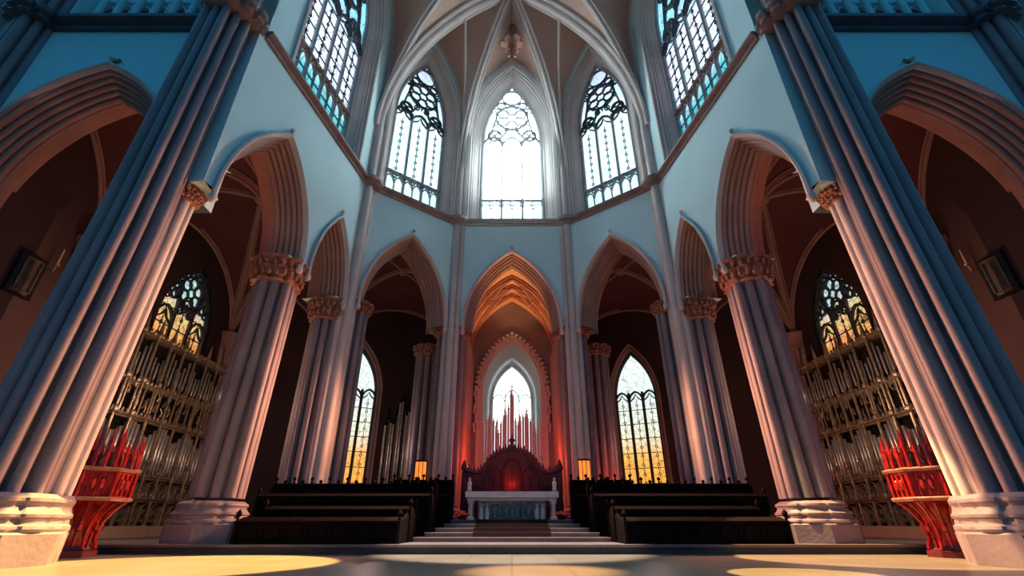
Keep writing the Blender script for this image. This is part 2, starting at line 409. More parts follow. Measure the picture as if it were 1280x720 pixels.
# ------------------------------------------------------------------ walls with arches
def arcade_wall(name, F, a0, a1, arches, T=2.0, zt=ZSTR, mat='wall', ZS=11.75):
    mb = MB()
    xs = [a0]
    for i in range(len(arches)-1):
        xs.append((arches[i][0]+arches[i][1]+arches[i+1][0]-arches[i+1][1])/2)
    xs.append(a1)
    for k, (c, Wd, zh, O) in enumerate(arches):
        wall_open(mb, F, xs[k], xs[k+1], ZS, zt, 0.0, c, Wd-.03, ZS, zh-.03)
        wall_open(mb, F, xs[k], xs[k+1], ZS, zt, T, c, Wd-.03, ZS, zh-.03)
        for (u0, u1) in () if ZS > 11.5 or 'transept' in name else ((xs[k], c-Wd+O), (c+Wd-O, xs[k+1])): mb.face([F.p(u0, 0, ZS), F.p(u1, 0.3 if u0 == xs[k] else 0, ZS), F.p(u1, T, ZS), F.p(u0, T, ZS)])
    mb.face([F.p(a0, 0, zt), F.p(a1, 0, zt), F.p(a1, T, zt), F.p(a0, T, zt)])
    for a in (a0, a1): mb.face([F.p(a, 0, ZS), F.p(a, T, ZS), F.p(a, T, zt), F.p(a, 0, zt)])
    mb.build(name, mat, smooth=0, kind='structure')
    for (c, Wd, zh, O) in arches:
        mb = MB()
        hood = [(O-.04, 0.02), (O+.02, -.08), (O+.05, -.2), (O-.03, -.24), (O-.12, -.18), (O-.16, -.02)]
        archivolt(mb, F, c, Wd, ZS, zh, O, hood, ZS-.35)
        # stops at the hood feet
        for q in (-1, 1): mb.ball(F.p(c+q*(Wd-.05), -.12, ZS-.42), .16, None, .2, 8, 6)
        # finial on the apex
        mb.tube([F.p(c, -.14, zh-.05), F.p(c, -.14, zh+.28)], .09, 8, r1=.05)
        mb.ball(F.p(c, -.14, zh+.28), .11, None, .1, 8, 5)
        trim(mb, 'rib', 45)
        mb = MB()
        n = 5 if O > .54 else 4
        p1 = scallop(n, O-.12, T*.5, .125, k=8)
        p2 = [(o_, T-b_) for o_, b_ in reversed(p1)]
        archivolt(mb, F, c, Wd, ZS, zh, O, p1+p2[1:], ZS-.1)
        trim(mb, 'stone2', 50)

for s in (1, -1):
    sd = S(s)
    arcade_wall('wall_'+sd, FN[s], -0.3, 9.94, [(2.75, 2.68, 16.4, .70), (7.72, 1.72, 15.5, .55)], ZS=11.35)
    arcade_wall('wall_apse_'+sd, FA[s], 0.0, FA[s].L, [(3.3, 2.8, 17.1, .58)])
    arcade_wall('wall_transept_'+sd, FT[s], 0.0, 8.6, [(4.4, 3.75, 16.95, .78)], ZS=11.35)
FC = seg(B_, (-B_[0], B_[1]), 1)
arcade_wall('wall_apse_centre', FC, 0.0, FC.L, [(3.76, 3.1, 17.15, .52)])

# ------------------------------------------------------------------ string course
def sweep_poly(mb, pts, prof, s=1):
    """pts plan polyline, prof [(out,z)] offset toward the nave"""
    rows = []
    for i, P in enumerate(pts):
        P = Vector(P)
        d0 = (P-Vector(pts[i-1])).normalized() if i > 0 else None
        d1 = (Vector(pts[i+1])-P).normalized() if i < len(pts)-1 else None
        if d0 is None: d0 = d1
        if d1 is None: d1 = d0
        n0 = Vector((d0.y, -d0.x)); n1 = Vector((d1.y, -d1.x)); nb = (n0+n1).normalized(); k = 1/max(.3, nb.dot(n0))
        rows.append([Vector((s*(P.x+nb.x*o*k), P.y+nb.y*o*k, z)) for o, z in prof])
    mb.grid(rows, closeu=True); mb.face(rows[0]); mb.face(rows[-1])
sp = [(-.05, ZSTR-.22), (.10, ZSTR-.20), (.14, ZSTR-.1), (.08, ZSTR-.02), (.2, ZSTR+.04), (.3, ZSTR+.12), (.3, ZSTR+.24), (.2, ZSTR+.3), (-.05, ZSTR+.34)]
mb = MB(); sweep_poly(mb, [N_, A_, B_, (-B_[0], B_[1]), (-A_[0], A_[1]), (-N_[0], N_[1])], sp); trim(mb, 'string', 40)
for s in (1, -1):
    mb = MB(); sweep_poly(mb, [(-19.9, 12.4), (-11.4, 12.4)], [(o*1.3, ZSTR+(z-ZSTR)*1.5) for o, z in sp], s); trim(mb, 'kerb', 40)

# ------------------------------------------------------------------ windows
wn = [0]
def circle(c, z, r, n=20, ph=0): return [(c+r*math.cos(2*PI*k/n+ph), z+r*math.sin(2*PI*k/n+ph)) for k in range(n)]
def foils(mb, F, c, z, r, k, w, b0, b1, ph=PI/2):
    for i in range(k):
        t = ph+2*PI*i/k; rr = r*(.36 if k > 4 else .42)
        mb.bar(F, circle(c+(r-rr)*math.cos(t), z+(r-rr)*math.sin(t), rr, 12), w, b0, b1, True)
def window(F, c, w, z0, zs, za, b, lights, zh, glass, mull='mull', trac='dark', zt=None, dots=True, mw=.16, subarc=True, bars=True, trac_r=None, tw=.13):
    wn[0] += 1
    outl = [(c-w, z0)]+arch_path(c, w, zs, za, 16)+[(c+w, z0)]
    mb = MB(); mb.bar(F, outl, .3, b-.16, b+.16); mb.box(F, c-w, c+w, b-.3, b+.2, z0-.12, z0+.06)
    root = mb.build('window_%d' % wn[0], mull, smooth=0, kind='structure')
    mb = MB()
    pts = arch_path(c, w, zs, za, 16)
    for (x0, y0), (x1, y1) in zip(pts, pts[1:]): mb.face([F.p(x0, b+.05, z0), F.p(x1, b+.05, z0), F.p(x1, b+.05, y1), F.p(x0, b+.05, y0)])
    mb.build('glass', glass, root, 0)
    lw = 2*w/lights
    H = za-zs; R = (w*w+H*H)/(2*w)
    def top(x):  # arch height at x
        dx = abs(x-c); return zs+math.sqrt(max(0, R*R-(dx+R-w)**2))
    for k in range(1, lights):
        x = c-w+k*lw
        mb = MB(); mb.bar(F, [(x, z0), (x, min(zh+.6, top(x)))], mw, b-.16, b+.05); mb.build('mullion', mull, root, 0)
    mb = MB()
    # heads of the lights
    for k in range(lights):
        x = c-w+(k+.5)*lw
        zz = min(zh, top(x-lw/2*(1 if x < c else -1))-.2) if abs(x-c) > w-lw else zh
        hh = lw*.62
        zz = min(zz, top(x)-hh-.1)
        mb.bar(F, arch_path(x, lw/2-.04, zz, zz+hh, 6), tw, b-.15, b+.05)
        mb.bar(F, [(x-lw/2+.1, zz-.05), (x-lw*.14, zz+hh*.28), (x, zz+hh*.7), (x+lw*.14, zz+hh*.28), (x+lw/2-.1, zz-.05)], tw*.6, b-.1, b+.05)
    if subarc:
        zc = zh+(za-zh)*.46; rc = min(w*.56, (za-zh)*.34) if trac_r is None else trac_r
        mb.bar(F, circle(c, zc, rc, 26), tw*1.2, b-.15, b+.05, True)
        foils(mb, F, c, zc, rc-.05, 6, tw*.75, b-.12, b+.05)
        for q in (-1, 1):
            xs = c+q*w*.60; r2 = w*.235; z2 = zh+lw*.55+r2*.5
            mb.bar(F, circle(xs, z2, r2, 16), tw, b-.15, b+.05, True); foils(mb, F, xs, z2, r2-.02, 4, tw*.6, b-.12, b+.05)
            xs = c+q*w*.38; z3 = zc+rc*1.05; r3 = w*.15
            mb.bar(F, circle(xs, z3, r3, 12), tw*.8, b-.15, b+.05, True)
            mb.bar(F, [(c+q*w*.97, zh+.4), (c+q*w*.74, zh+lw*.8), (c+q*rc*.9, zc+rc*.45)], tw, b-.15, b+.05)
            mb.bar(F, [(c+q*lw*.5, zh+.2), (c+q*lw*.62, zh+lw*.5), (c+q*lw*.2, zc-rc)], tw, b-.15, b+.05)
        for i in range(6):
            t = PI/2+2*PI*i/6; rr = rc*1.0
            mb.bar(F, [(c+rr*math.cos(t), zc+rr*math.sin(t)), (c+rr*1.28*math.cos(t), zc+rr*1.28*math.sin(t))], tw*.7, b-.1, b+.05)
        for q in (-1, 1):
            mb.bar(F, circle(c+q*w*.80, zh+lw*.42, w*.10, 10), tw*.6, b-.1, b+.05, True)
            mb.bar(F, circle(c+q*lw*.30, zc-rc-.28, w*.10, 10), tw*.6, b-.1, b+.05, True)
            mb.bar(F, circle(c+q*rc*1.08, zc+rc*.62, w*.12, 10), tw*.6, b-.1, b+.05, True)
        z4 = zc+rc+(za-zc-rc)*.42; mb.bar(F, circle(c, z4, (za-zc-rc)*.34, 14), tw*.8, b-.15, b+.05, True)
    mb.build('tracery', trac, root, 40)
    if zt:
        mb = MB(); mb.box(F, c-w, c+w, b-.2, b+.04, zt-.08, zt+.1)
        for k in range(lights*2):
            x = c-w+(k+.5)*lw/2; ww = lw/4-.02
            mb.bar(F, arch_path(x, ww, zt-.75, zt-.2, 5), .09, b-.16, b+.04)
            mb.bar(F, circle(x+ww, zt-.2, .14, 8), .06, b-.15, b+.04, True)
            mb.bar(F, [(x-ww, z0), (x-ww, zt-.7)], .07, b-.12, b+.04)
            mb.ball(F.p(x, b-.2, zt-.02), .11, None, .13, 6, 4)
        mb.build('transom', 'string' if glass == 'glass_n' else mull, root, 40)
    mb = MB()
    if bars:
        z = z0+1.1
        while z < za-.5:
            hw = w
            if z > zs:
                hw = math.sqrt(max(0, R*R-(z-zs)**2))-(R-w)
            if z < zh+.2: mb.box(F, c-hw+.03, c+hw-.03, b-.03, b+.04, z-.022, z+.022)
            z += 1.05
    if dots:
        for k in range(lights):
            x = c-w+(k+.5)*lw; z = (zt or z0)+.5
            while z < zh-.2:
                mb.bar(F, [(x, z-.13), (x+.09, z), (x, z+.13), (x-.09, z)], .07, b-.04, b+.04, True)
                mb.bar(F, [(x, z+.13), (x+random.uniform(-.03, .03), z+.42)], .035, b-.03, b+.04)
                z += .62
    if mb.v: mb.build('leading', trac, root, 0)
    return root

def clerestory(name, F, L, c, Wd, zh, w, za, zs, glass, lights, n=5, zt=22.0, ztop=41.0, T=1.2, zhd=27.4, mat='wall', **kw):
    mb = MB(); wall_open(mb, F, 0, L, ZSTR+.3, ztop, 0.0, c, Wd, zs, zh); wall_open(mb, F, 0, L, ZSTR+.3, ztop, T, c, Wd, zs, zh)
    mb.build(name, mat, smooth=0, kind='structure')
    mb = MB(); O = Wd-w
    H = zh-zs; R = (Wd*Wd+H*H)/(2*Wd)
    prof = [(O+.12, .02), (O+.1, -.12), (O-.05, -.14)]+scallop(2, O-.06, T*.3, .11, o0=O*.66)+[(O*.60, T*.3), (O*.30, T*.55)]+scallop(2, O*.30, T*.3, .07, b0=T*.55)
    archivolt(mb, F, c, Wd, zs, zh, O, prof, ZSTR+.3, 18)
    trim(mb, 'rib', 50)
    mb = MB(); mb.face([F.p(c-Wd, -.05, ZSTR+.3), F.p(c+Wd, -.05, ZSTR+.3), F.p(c+w, T, ZSTR+.75), F.p(c-w, T, ZSTR+.75)]); trim(mb, 'rib', 0)
    # inner apex is implied by the hood's centres
    cc = R-Wd; ri = R-O; zi = zs+math.sqrt(ri*ri-cc*cc)
    window(F, c, w+.05, ZSTR+.5, zs, zi+.03, T*.8, lights, zhd, glass, zt=zt, **kw)
    return zi

clerestory('wall_apse_centre_upper', FC, FC.L, 3.76, 3.3, 35.6, 2.25, 32, 27.9, 'glass_c', 3, dots=False, bars=False)
for s in (1, -1):
    sd = S(s)
    clerestory('wall_apse_%s_upper' % sd, FA[s], FA[s].L, 3.3, 2.8, 35.0, 2.0, 32, 27.9, 'glass_a', 3, n=4, bars=False)
    clerestory('wall_%s_upper' % sd, FN[s], 9.94, 5.0, 3.35, 37.5, 2.75, 36, 31.0, 'glass_n', 4, n=4, zt=23.2, zhd=28.6, bars=True, tw=.2, mw=.2)
    # transept clerestory: dark lights between blue shafts
    F = FT[s]
    mb = MB()
    wall_open(mb, F, 0, 8.6, ZSTR+.3, 41, .3, 4.4, 3.3, 30, 36)
    mb.build('wall_transept_%s_upper' % sd, 'wall', smooth=0, kind='structure')
    for c in (4.4,):
        window(F, c, 3.3, ZSTR+.4, 30, 36, 1.0, 4, 28, 'glass_d', mull='wall', dots=False, zt=22.5, tw=.25, mw=.42)
        mb = MB(); archivolt(mb, F, c, 3.4, 30, 36.2, .3, [(.3, .28), (.25, .05), (.1, .1), (.05, .5), (0, 1.1)], ZSTR+.3); trim(mb, 'wall', 50)
        mb = MB()
        for k in range(-3, 4): mb.tube([F.p(c+k*.82, .35, ZSTR+.3), F.p(c+k*.82, .35, ZSTR+2.9)], .13, 8)
        trim(mb, 'wall', 50)

for s in (1, -1):
    F = Fr((-20.2, 18.2), (-1, 0), (0, 1), s)
    mb = MB(); wall_open(mb, F, 0, 16, 0, 41, 0, 3.2, 1.5, 25, 29); wall_open(mb, F, 0, 16, 0, 41, .8, 3.2, 1.5, 25, 29)
    mb.build('wall_outer_'+S(s), 'iron', smooth=0, kind='structure')  # near-black material puts the shade of this recess into the wall colour
    window(F, 3.2, 1.45, 19, 25, 29, .3, 2, 24.5, 'glass_a', mull='dark', dots=True, tw=.3, mw=.3)
# ------------------------------------------------------------------ high vaults
ZV = 24.0; BOSS = (0, 22.6, 39.3); BOSS2 = (0, 17.7, 39.9)
mbv = MB(); mbr = MB()
for s in (1, -1):
    A = mir(A_, s); B = mir(B_, s); Nn = mir(N_, s)
    trans = arc3(A, ZV, BOSS)
    apAB = Vector(((A.x+B.x)/2, (A.y+B.y)/2, 36.2))
    apNA = Vector(((A.x+Nn.x)/2, (A.y+Nn.y)/2, 38.6))
    apBB = (0, B_[1], 36.4)
    ribB = arc3(B, ZV, BOSS)
    wA = arc3(A, ZV, apAB, stilt=4.5); wB = arc3(B, ZV, apAB, stilt=4.5); wBB = arc3(B, ZV, apBB, stilt=4.5)
    web(mbv, wA, trans); web(mbv, wB, ribB); web(mbv, wBB, ribB)
    d1 = arc3(A, ZV, BOSS2); wNA = arc3(A, ZV, apNA, stilt=9); wNA2 = arc3(Nn, ZV, apNA, stilt=9); d2 = arc3(Nn, ZV, BOSS2)
    transN = arc3(Nn, ZV, (0, 12.8, 39.3))
    web(mbv, wNA, d1); web(mbv, trans, d1); web(mbv, wNA2, d2); web(mbv, transN, d2)
    rib(mbr, trans, .3, .5); rib(mbr, ribB, .17, .35); rib(mbr, d1, .15, .2); rib(mbr, d2, .15, .2); rib(mbr, transN, .3, .5)
    for wc in (wA, wB, wBB, wNA, wNA2): rib(mbr, wc, .13, 0)
    # tierceron from B straight to the transverse arch
    tq = min(trans, key=lambda p: abs(p.x-B.x)); rib(mbr, arc3(B, ZV, tq, stilt=2), .1, 0)
mbv.build('ceiling', 'vault', smooth=50, kind='structure')
trim(mbr, 'rib', 50)
mb = MB()
for bo in (BOSS, BOSS2):
    mb.lathe(G, bo[0], bo[1], [(bo[2]-.75, .1), (bo[2]-.6, .45), (bo[2]-.4, .6), (bo[2]-.1, .5), (bo[2], .3)], lob=8, amp=.2)
trim(mb, 'cap', 50)
# carved pendant ornament on the centre web
r = empty('vault_pendant', (0, 24.6, 33.6), 'small carved red brown ornament hanging on the vault above the centre window', 'ornament')
mb = MB()
mb.lathe(G, 0, 24.6, [(35.3, .25), (35.45, .95), (35.6, 1.0), (35.75, .8), (38.2, .05)], lob=6, amp=.25); mb.build('bracket', 'cap', r, 50)
mb = MB()
for k, z in enumerate((35.0, 34.5, 34.0)):
    for q in (-1, 1): mb.ball((q*.22, 24.5, z), .2, .16, .2, 8, 6)
mb.tube([(0, 24.6, 35.4), (0, 24.6, 33.6)], .13, 8, r1=.05); mb.build('carving', 'cap', r, 50)

# ------------------------------------------------------------------ aisles
XO = -19.2; ZAV = 18.0
OUT = [(XO, 12.4), (XO, 18.0), (XO, 29.5), (-14.2, 33.4), (-4.0, 38.6)]
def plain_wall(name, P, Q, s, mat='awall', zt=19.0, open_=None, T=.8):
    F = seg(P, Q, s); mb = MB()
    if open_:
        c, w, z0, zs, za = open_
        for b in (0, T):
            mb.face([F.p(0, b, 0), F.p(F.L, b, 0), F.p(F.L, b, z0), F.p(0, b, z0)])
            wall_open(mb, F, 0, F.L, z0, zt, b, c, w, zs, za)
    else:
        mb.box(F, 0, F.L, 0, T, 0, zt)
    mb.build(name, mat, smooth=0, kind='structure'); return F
def quad_vault(mb, mr, C, zs, ap, boss, rr=.12, walls=(1, 1, 1, 1)):
    """C four plan corners; ap height of side arches"""
    cen = Vector((sum(c[0] for c in C)/len(C), sum(c[1] for c in C)/len(C), boss)); n = len(C)
    for i, c in enumerate(C):
        c = Vector(c).to_3d()
        di = arc3(c, zs, cen)
        for j in (1, -1):
            q = Vector(C[(i+j) % n]).to_3d(); m_ = (c+q)/2; m_.z = ap
            wa = arc3(c, zs, m_); web(mb, wa, di)
            rib(mr, wa, rr*.9, .1 if j == 1 else 0)
        rib(mr, di, rr, .15)
    mr.ball(cen-Vector((0, 0, .2)), .4, .4, .25, 10, 6)
for s in (1, -1):
    sd = S(s)
    mv = MB(); mr = MB()
    m_ = lambda P: (s*P[0], P[1])
    P1 = (-11.9, 12.6); P2 = (-11.0, 18.6); P3 = (-10.3, 22.9); P4 = (-4.4, 28.0)
    quad_vault(mv, mr, [m_(P1), m_(P2), m_(OUT[1]), m_(OUT[0])], ZS, 17.3, 18.4)
    quad_vault(mv, mr, [m_(P2), m_(P3), m_(OUT[2]), m_(OUT[1])], ZS, 17.0, 18.2)
    quad_vault(mv, mr, [m_(P3), m_(OUT[2]), m_(OUT[3])], ZS, 16.2, 17.5)
    quad_vault(mv, mr, [m_(P3), m_(P4), m_(OUT[4]), m_(OUT[3])], ZS, 17.0, 18.0)
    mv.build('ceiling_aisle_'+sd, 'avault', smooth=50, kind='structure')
    trim(mr, 'stone2', 50)
    plain_wall('wall_aisle_%s_near' % sd, OUT[0], OUT[1], s)
    F = plain_wall('wall_aisle_%s_window' % sd, OUT[1], OUT[2], s, open_=(7.3, 2.25, 9.6, 11.2, 15.0))
    window(F, 7.3, 2.2, 9.75, 11.2, 14.9, .3, 3, 11.9, 'glass_s', mull='dark', dots=True, mw=.18)
    # sill shelf
    mb = MB(); mb.box(F, 3.2, 11.4, -.35, .1, 9.45, 9.75); trim(mb, 'stone2', 0)
    plain_wall('wall_aisle_%s_corner' % sd, OUT[2], OUT[3], s)
    cL = 2.75 if s == 1 else 5.3
    F = plain_wall('wall_ambulatory_'+sd, OUT[3], OUT[4], s, open_=(cL, 1.75, 2.2, 9.6, 13.6))
    mb = MB(); archivolt(mb, F, cL, 1.95, 9.6, 13.9, .4, scallop(2, .4, .5, .08, b0=-.1), 2.2); trim(mb, 'stone2', 50)
    window(F, cL, 1.6, 2.3, 9.6, 13.2, .4, 3, 9.4, 'glass_w', mull='dark', dots=True, mw=.2, subarc=False, tw=.14)
    mb = MB()
    for k in range(11):
        a_ = .3+k*1.12
        if abs(a_-cL) > 2.2 and a_ < F.L-.6 and (s < 0 or abs(a_-7.3) > 1.9): mb.lathe(F, a_, -.02, [(.27, .2 if k % 2 else .32), (ZS+.3, .2 if k % 2 else .32)], n=12)
    trim(mb, 'stone2', 50)
    # wall shafts on the outer wall
    for k, P in enumerate(OUT[1:4]):
        g = Fr((0, 0), (1, 0), (0, 1), s); mb = MB(); mb.lathe(g, P[0]+.1, P[1], [(0, .55), (ZS+.4, .55)], lob=7, amp=.25)
        mb.lathe(g, P[0]+.1, P[1], [(ZS-.5, .55), (ZS-.4, .66), (ZS-.3, .58), (ZS+.3, .7), (ZS+.4, .8), (ZS+.6, .8)], n=16)
        trim(mb, 'stone2', 50)
    # chapel side walls with shafts
    mb = MB(); g = Fr((0, 0), (1, 0), (0, 1), s)
    mb.box(g, -4.0, -3.1, 28.4, 40, 0.27, 19.0); mb.build('wall_chapel_'+sd, 'stone2', smooth=0, kind='structure')
    mb = MB()
    for k in range(11): mb.lathe(g, -4.05, 28.6+k*.8, [(.27, .2 if k % 2 else .34), (13, .2 if k % 2 else .34)], n=12)
    trim(mb, 'stone2', 50)
    mb = MB()
    for k in range(9): mb.lathe(g, -3.08, 28.8+k*.95+(.3 if k % 2 else 0), [(.27, .22 if k % 2 else .3), (11.9, .22 if k % 2 else .3)], n=12)
    trim(mb, 'stone2', 50)

# ------------------------------------------------------------------ axial chapel
FCH = Fr((0, 0), (1, 0), (0, 1), 1)
mb = MB(); prof = arch_path(0, 3.15, 11.6, 16.6, 14)
mb.grid([[FCH.p(x, y, z) for x, z in prof] for y in (28.2, 39.5)])
mb.build('ceiling_chapel', hexmat('ochre chapel vault plaster', (0.60, 0.34, 0.20), .9, .12, .6), smooth=60, kind='structure')
mb = MB()
for y in (29.2, 30.6, 32.0):
    rib(mb, [Vector((x*.985, y, z)) for x, z in arch_path(0, 3.1, 11.6, 16.5, 14)], .13, .2)
# liernes forming a pointed star
for y0 in (29.2, 30.6):
    for q in (-1, 1):
        mb.tube([(q*3.0, y0, 12.4), (q*2.2, y0+.5, 14.6), (q*1.1, y0+.9, 15.8), (0, y0+1.4, 16.35)], .08, 6)
        mb.tube([(0, y0, 16.4), (q*.8, y0+.7, 15.95), (q*1.5, y0+1.4, 15.3)], .07, 6)
trim(mb, 'cap', 50)
# ornate screen arch
mb = MB()
wall_open(mb, FCH, -3.12, 3.12, .27, 17.0, 33.4, 0, 2.45, 9.8, 13.6); wall_open(mb, FCH, -3.12, 3.12, .27, 17.0, 34.0, 0, 2.45, 9.8, 13.6)
mb.build('wall_chapel_arch', 'stone', smooth=0, kind='structure')
mb = MB(); archivolt(mb, FCH, 0, 2.5, 9.8, 13.7, .4, [(o, 33.3+b) for o, b in scallop(3, .4, .7, .08)], .27); trim(mb, 'rib', 50)
mb = MB()
pth = arch_path(0, 2.55, 9.6, 13.75, 14)
for i, (x, z) in enumerate(pth):
    mb.ball((x*1.03, 33.2, z+.08), .15, .14, .12, 8, 5)
    if i % 2: mb.ball((x*.93, 33.15, z-.25), .13, .1, .2, 6, 4)
for q in (-1, 1):
    for k in range(10): mb.ball((q*(2.62+.08*math.sin(k*1.7)), 33.15, 9.5-k*.32), .16-.006*k, .12, .2, 8, 5)
tn[0] += 1
mb.build('trim_%d' % tn[0], 'rib', smooth=60, kind='structure')
# far wall and window
mb = MB()
for b in (39.3, 40.0): wall_open(mb, FCH, -3.15, 3.15, 5.0, 17.5, b, 0, 2.1, 10.2, 13.9)
mb.box(FCH, -3.15, 3.15, 39.3, 40, .27, 5.0)
mb.build('wall_chapel_end', 'wall', smooth=0, kind='structure')
mb = MB(); archivolt(mb, FCH, 0, 2.15, 10.2, 13.95, .45, [(o, 39.25+b) for o, b in scallop(2, .45, .6, .06)], 5.0); trim(mb, 'wall', 50)
window(FCH, 0, 1.75, 5.1, 10.2, 13.3, 39.75, 3, 10.4, 'glass_l', mull='mull', dots=False, bars=False, subarc=False, tw=.08, mw=.08)

# ------------------------------------------------------------------ organ cases
def organ(name, loc, label, F, n, x0, x1, hfun, mat, rad, zb, case='gilt', group=None):
    r = empty(name, loc, label, 'organ', group)
    mb = MB(); mb.box(F, x0-.15, x1+.15, -.25, .35, 0, zb); mb.box(F, x0-.22, x1+.22, -.32, .35, zb, zb+.15)
    for k in range(7):
        xx = x0+(k+.5)*(x1-x0)/7; mb.bar(F, [(xx-(x1-x0)/16, .3)]+arch_path(xx, (x1-x0)/16, zb*.6, zb*.85, 5)+[(xx+(x1-x0)/16, .3)], .06, -.32, -.24)
    mb.build('case', case, r, 40)
    for k in range(n):
        t = (k+.5)/n; x = x0+(x1-x0)*t; h = hfun(t)
        m2 = MB(); q = F
        m2.lathe(q, x, .08*math.sin(k*2.1), [(zb+.12, rad*.25), (zb+.5, rad), (h-.1, rad), (h, rad*1.05), (h+.01, rad*.7)], n=10)
        m2.build('pipe', mat, r, 50)
    mb = MB()
    for k in range(n):
        t = (k+.5)/n; x = x0+(x1-x0)*t; h = hfun(t)
        mb.tube([F.p(x, -.02, h), F.p(x, -.02, h+.55)], rad*.5, 6, r1=.01); mb.ball(F.p(x, -.02, h+.15), rad*.8, None, .07, 6, 4)
    for k in range(0, n, 3):
        t = (k+1)/n; x = x0+(x1-x0)*t; h = hfun(t)
        mb.tube([F.p(x, -.15, zb), F.p(x, -.15, h+.3)], .05, 6); mb.tube([F.p(x, -.15, h+.3), F.p(x, -.15, h+1.1)], .07, 6, r1=.01)
    mb.build('cresting', case if case != 'gilt' else 'rib', r, 50)
    return r
Fz = Fr((0, 35.2), (1, 0), (0, 1), 1)
class Sh:  # frame shifted up
    def __init__(s, F, dz): s.F, s.dz = F, dz
    def p(s, a, b, z): return s.F.p(a, b, z+s.dz)
organ('pipe_organ', (0, 35.2, .27), 'pale silvery pipe organ with spiky cresting in front of the bright chapel window', Sh(Fz, .27), 26, -2.35, 2.35,
      lambda t: 6.6+1.9*math.exp(-((t-.5)/.05)**2)+1.3*abs(math.sin(t*PI*3.5))**.7-.9*abs(t-.5), 'white', .085, 3.2, case='white')
F3 = seg(OUT[3], OUT[4], 1)
organ('pipe_organ', F3.p(6.3, -.9, .27), 'grey pipe organ standing in the left ambulatory beyond the stalls', Sh(Fr(F3.p(6.3, -.9, 0)[:2], F3.d, F3.n, 1), .27), 14, -1.3, 1.3,
      lambda t: 6.5+2.2*(1-abs(2*t-1))+.5*math.sin(t*19), 'pipe', .1, 2.6, case='wood')
F4 = seg(OUT[3], OUT[4], -1)

# ------------------------------------------------------------------ gilded parclose screens along the aisle walls
for s in (1, -1):
    sd = S(s)
    F = Fr((XO+.9, 20.0), (0, 1), (-1, 0), s)
    r = empty('carved_screen', F.p(4.2, 0, .27), 'tall gilded and black tiered screen of pipes and pinnacles under the %s aisle window' % sd, 'screen', 'tall carved screens in the aisles')
    L = 8.6
    mb = MB(); mb.box(F, -.3, L+.3, -.5, .5, .27, .75); mb.build('plinth', 'plinth', r, 0)
    mb = MB(); mb.box(F, 0, L, .15, .4, .75, 9.4)
    mb.build('backing', 'iron', r, 0)
    tiers = [(.75, 1.9), (2.0, 2.9), (3.0, 5.4), (5.6, 6.9), (7.2, 9.3)]
    mb = MB()
    for (z0, z1) in tiers:
        mb.box(F, -.1, L+.1, -.32, .2, z1, z1+.1)
        mb.box(F, -.05, L+.05, -.24, .2, z1-.12, z1)
        for k in range(int(L/.3)): mb.ball(F.p(.15+k*.3, -.3, z1+.17), .08, None, .13, 5, 4)
    mb.build('cornice', 'gilt', r, 40)
    mb = MB()
    for z0, z1 in (tiers[0], tiers[1]):
        for k in range(12):
            x = .36+k*.72
            mb.bar(F, [(x-.32, z0)]+arch_path(x, .32, z1-.55, z1-.15, 5)+[(x+.32, z0)], .09, -.2, .1)
            mb.bar(F, circle(x, z0+.35, .18, 8), .06, -.15, .1, True)
            mb.bar(F, [(x, z0+.5), (x, z1-.4)], .06, -.15, .1)
    mb.build('arcade', 'gilt', r, 40)
    for k in range(34):
        x = .15+k*.25; h = 5.0+.35*math.sin(k*.75)
        m2 = MB(); m2.lathe(F, x, -.12, [(3.02, .03), (3.3, .085), (h, .085), (h+.02, .06)], n=8); m2.build('pipe', 'pipe', r, 50)
    for k in range(30):
        x = .2+k*.285; h = 8.6+.4*math.sin(k*1.1)
        m2 = MB(); m2.lathe(F, x, -.12, [(7.3, .03), (7.5, .06), (h, .06), (h+.02, .04)], n=8); m2.build('pipe', 'pipe', r, 50)
    mb = MB()
    for k in range(56):
        x = .1+random.random()*(L-.2); z = 5.65+random.random()*1.15
        mb.tube([F.p(x, -.2, z), F.p(x+random.uniform(-.1, .1), -.26, z+.2), F.p(x+random.uniform(-.15, .15), -.2, z+.42)], .055, 5, r1=.02)
    for k in range(15):
        x = .3+k*.58; mb.tube([F.p(x, -.28, 5.5), F.p(x, -.28, 7.0)], .05, 6); mb.tube([F.p(x, -.28, 7.0), F.p(x, -.28, 7.7)], .09, 6, r1=.01)
    mb.build('foliage_frieze', 'gilt', r, 50)
    mb = MB()
    for k in range(9):
        x = .1+k*1.05
        mb.tube([F.p(x, -.36, .75), F.p(x, -.36, 9.5)], .07, 6); mb.tube([F.p(x, -.36, 9.5), F.p(x, -.36, 10.4)], .12, 6, r1=.01)
        for z in (2.0, 3.6, 5.5, 7.1, 9.4): mb.ball(F.p(x, -.38, z), .15, None, .2, 6, 5)
    mb.build('pinnacle', 'gilt', r, 50)

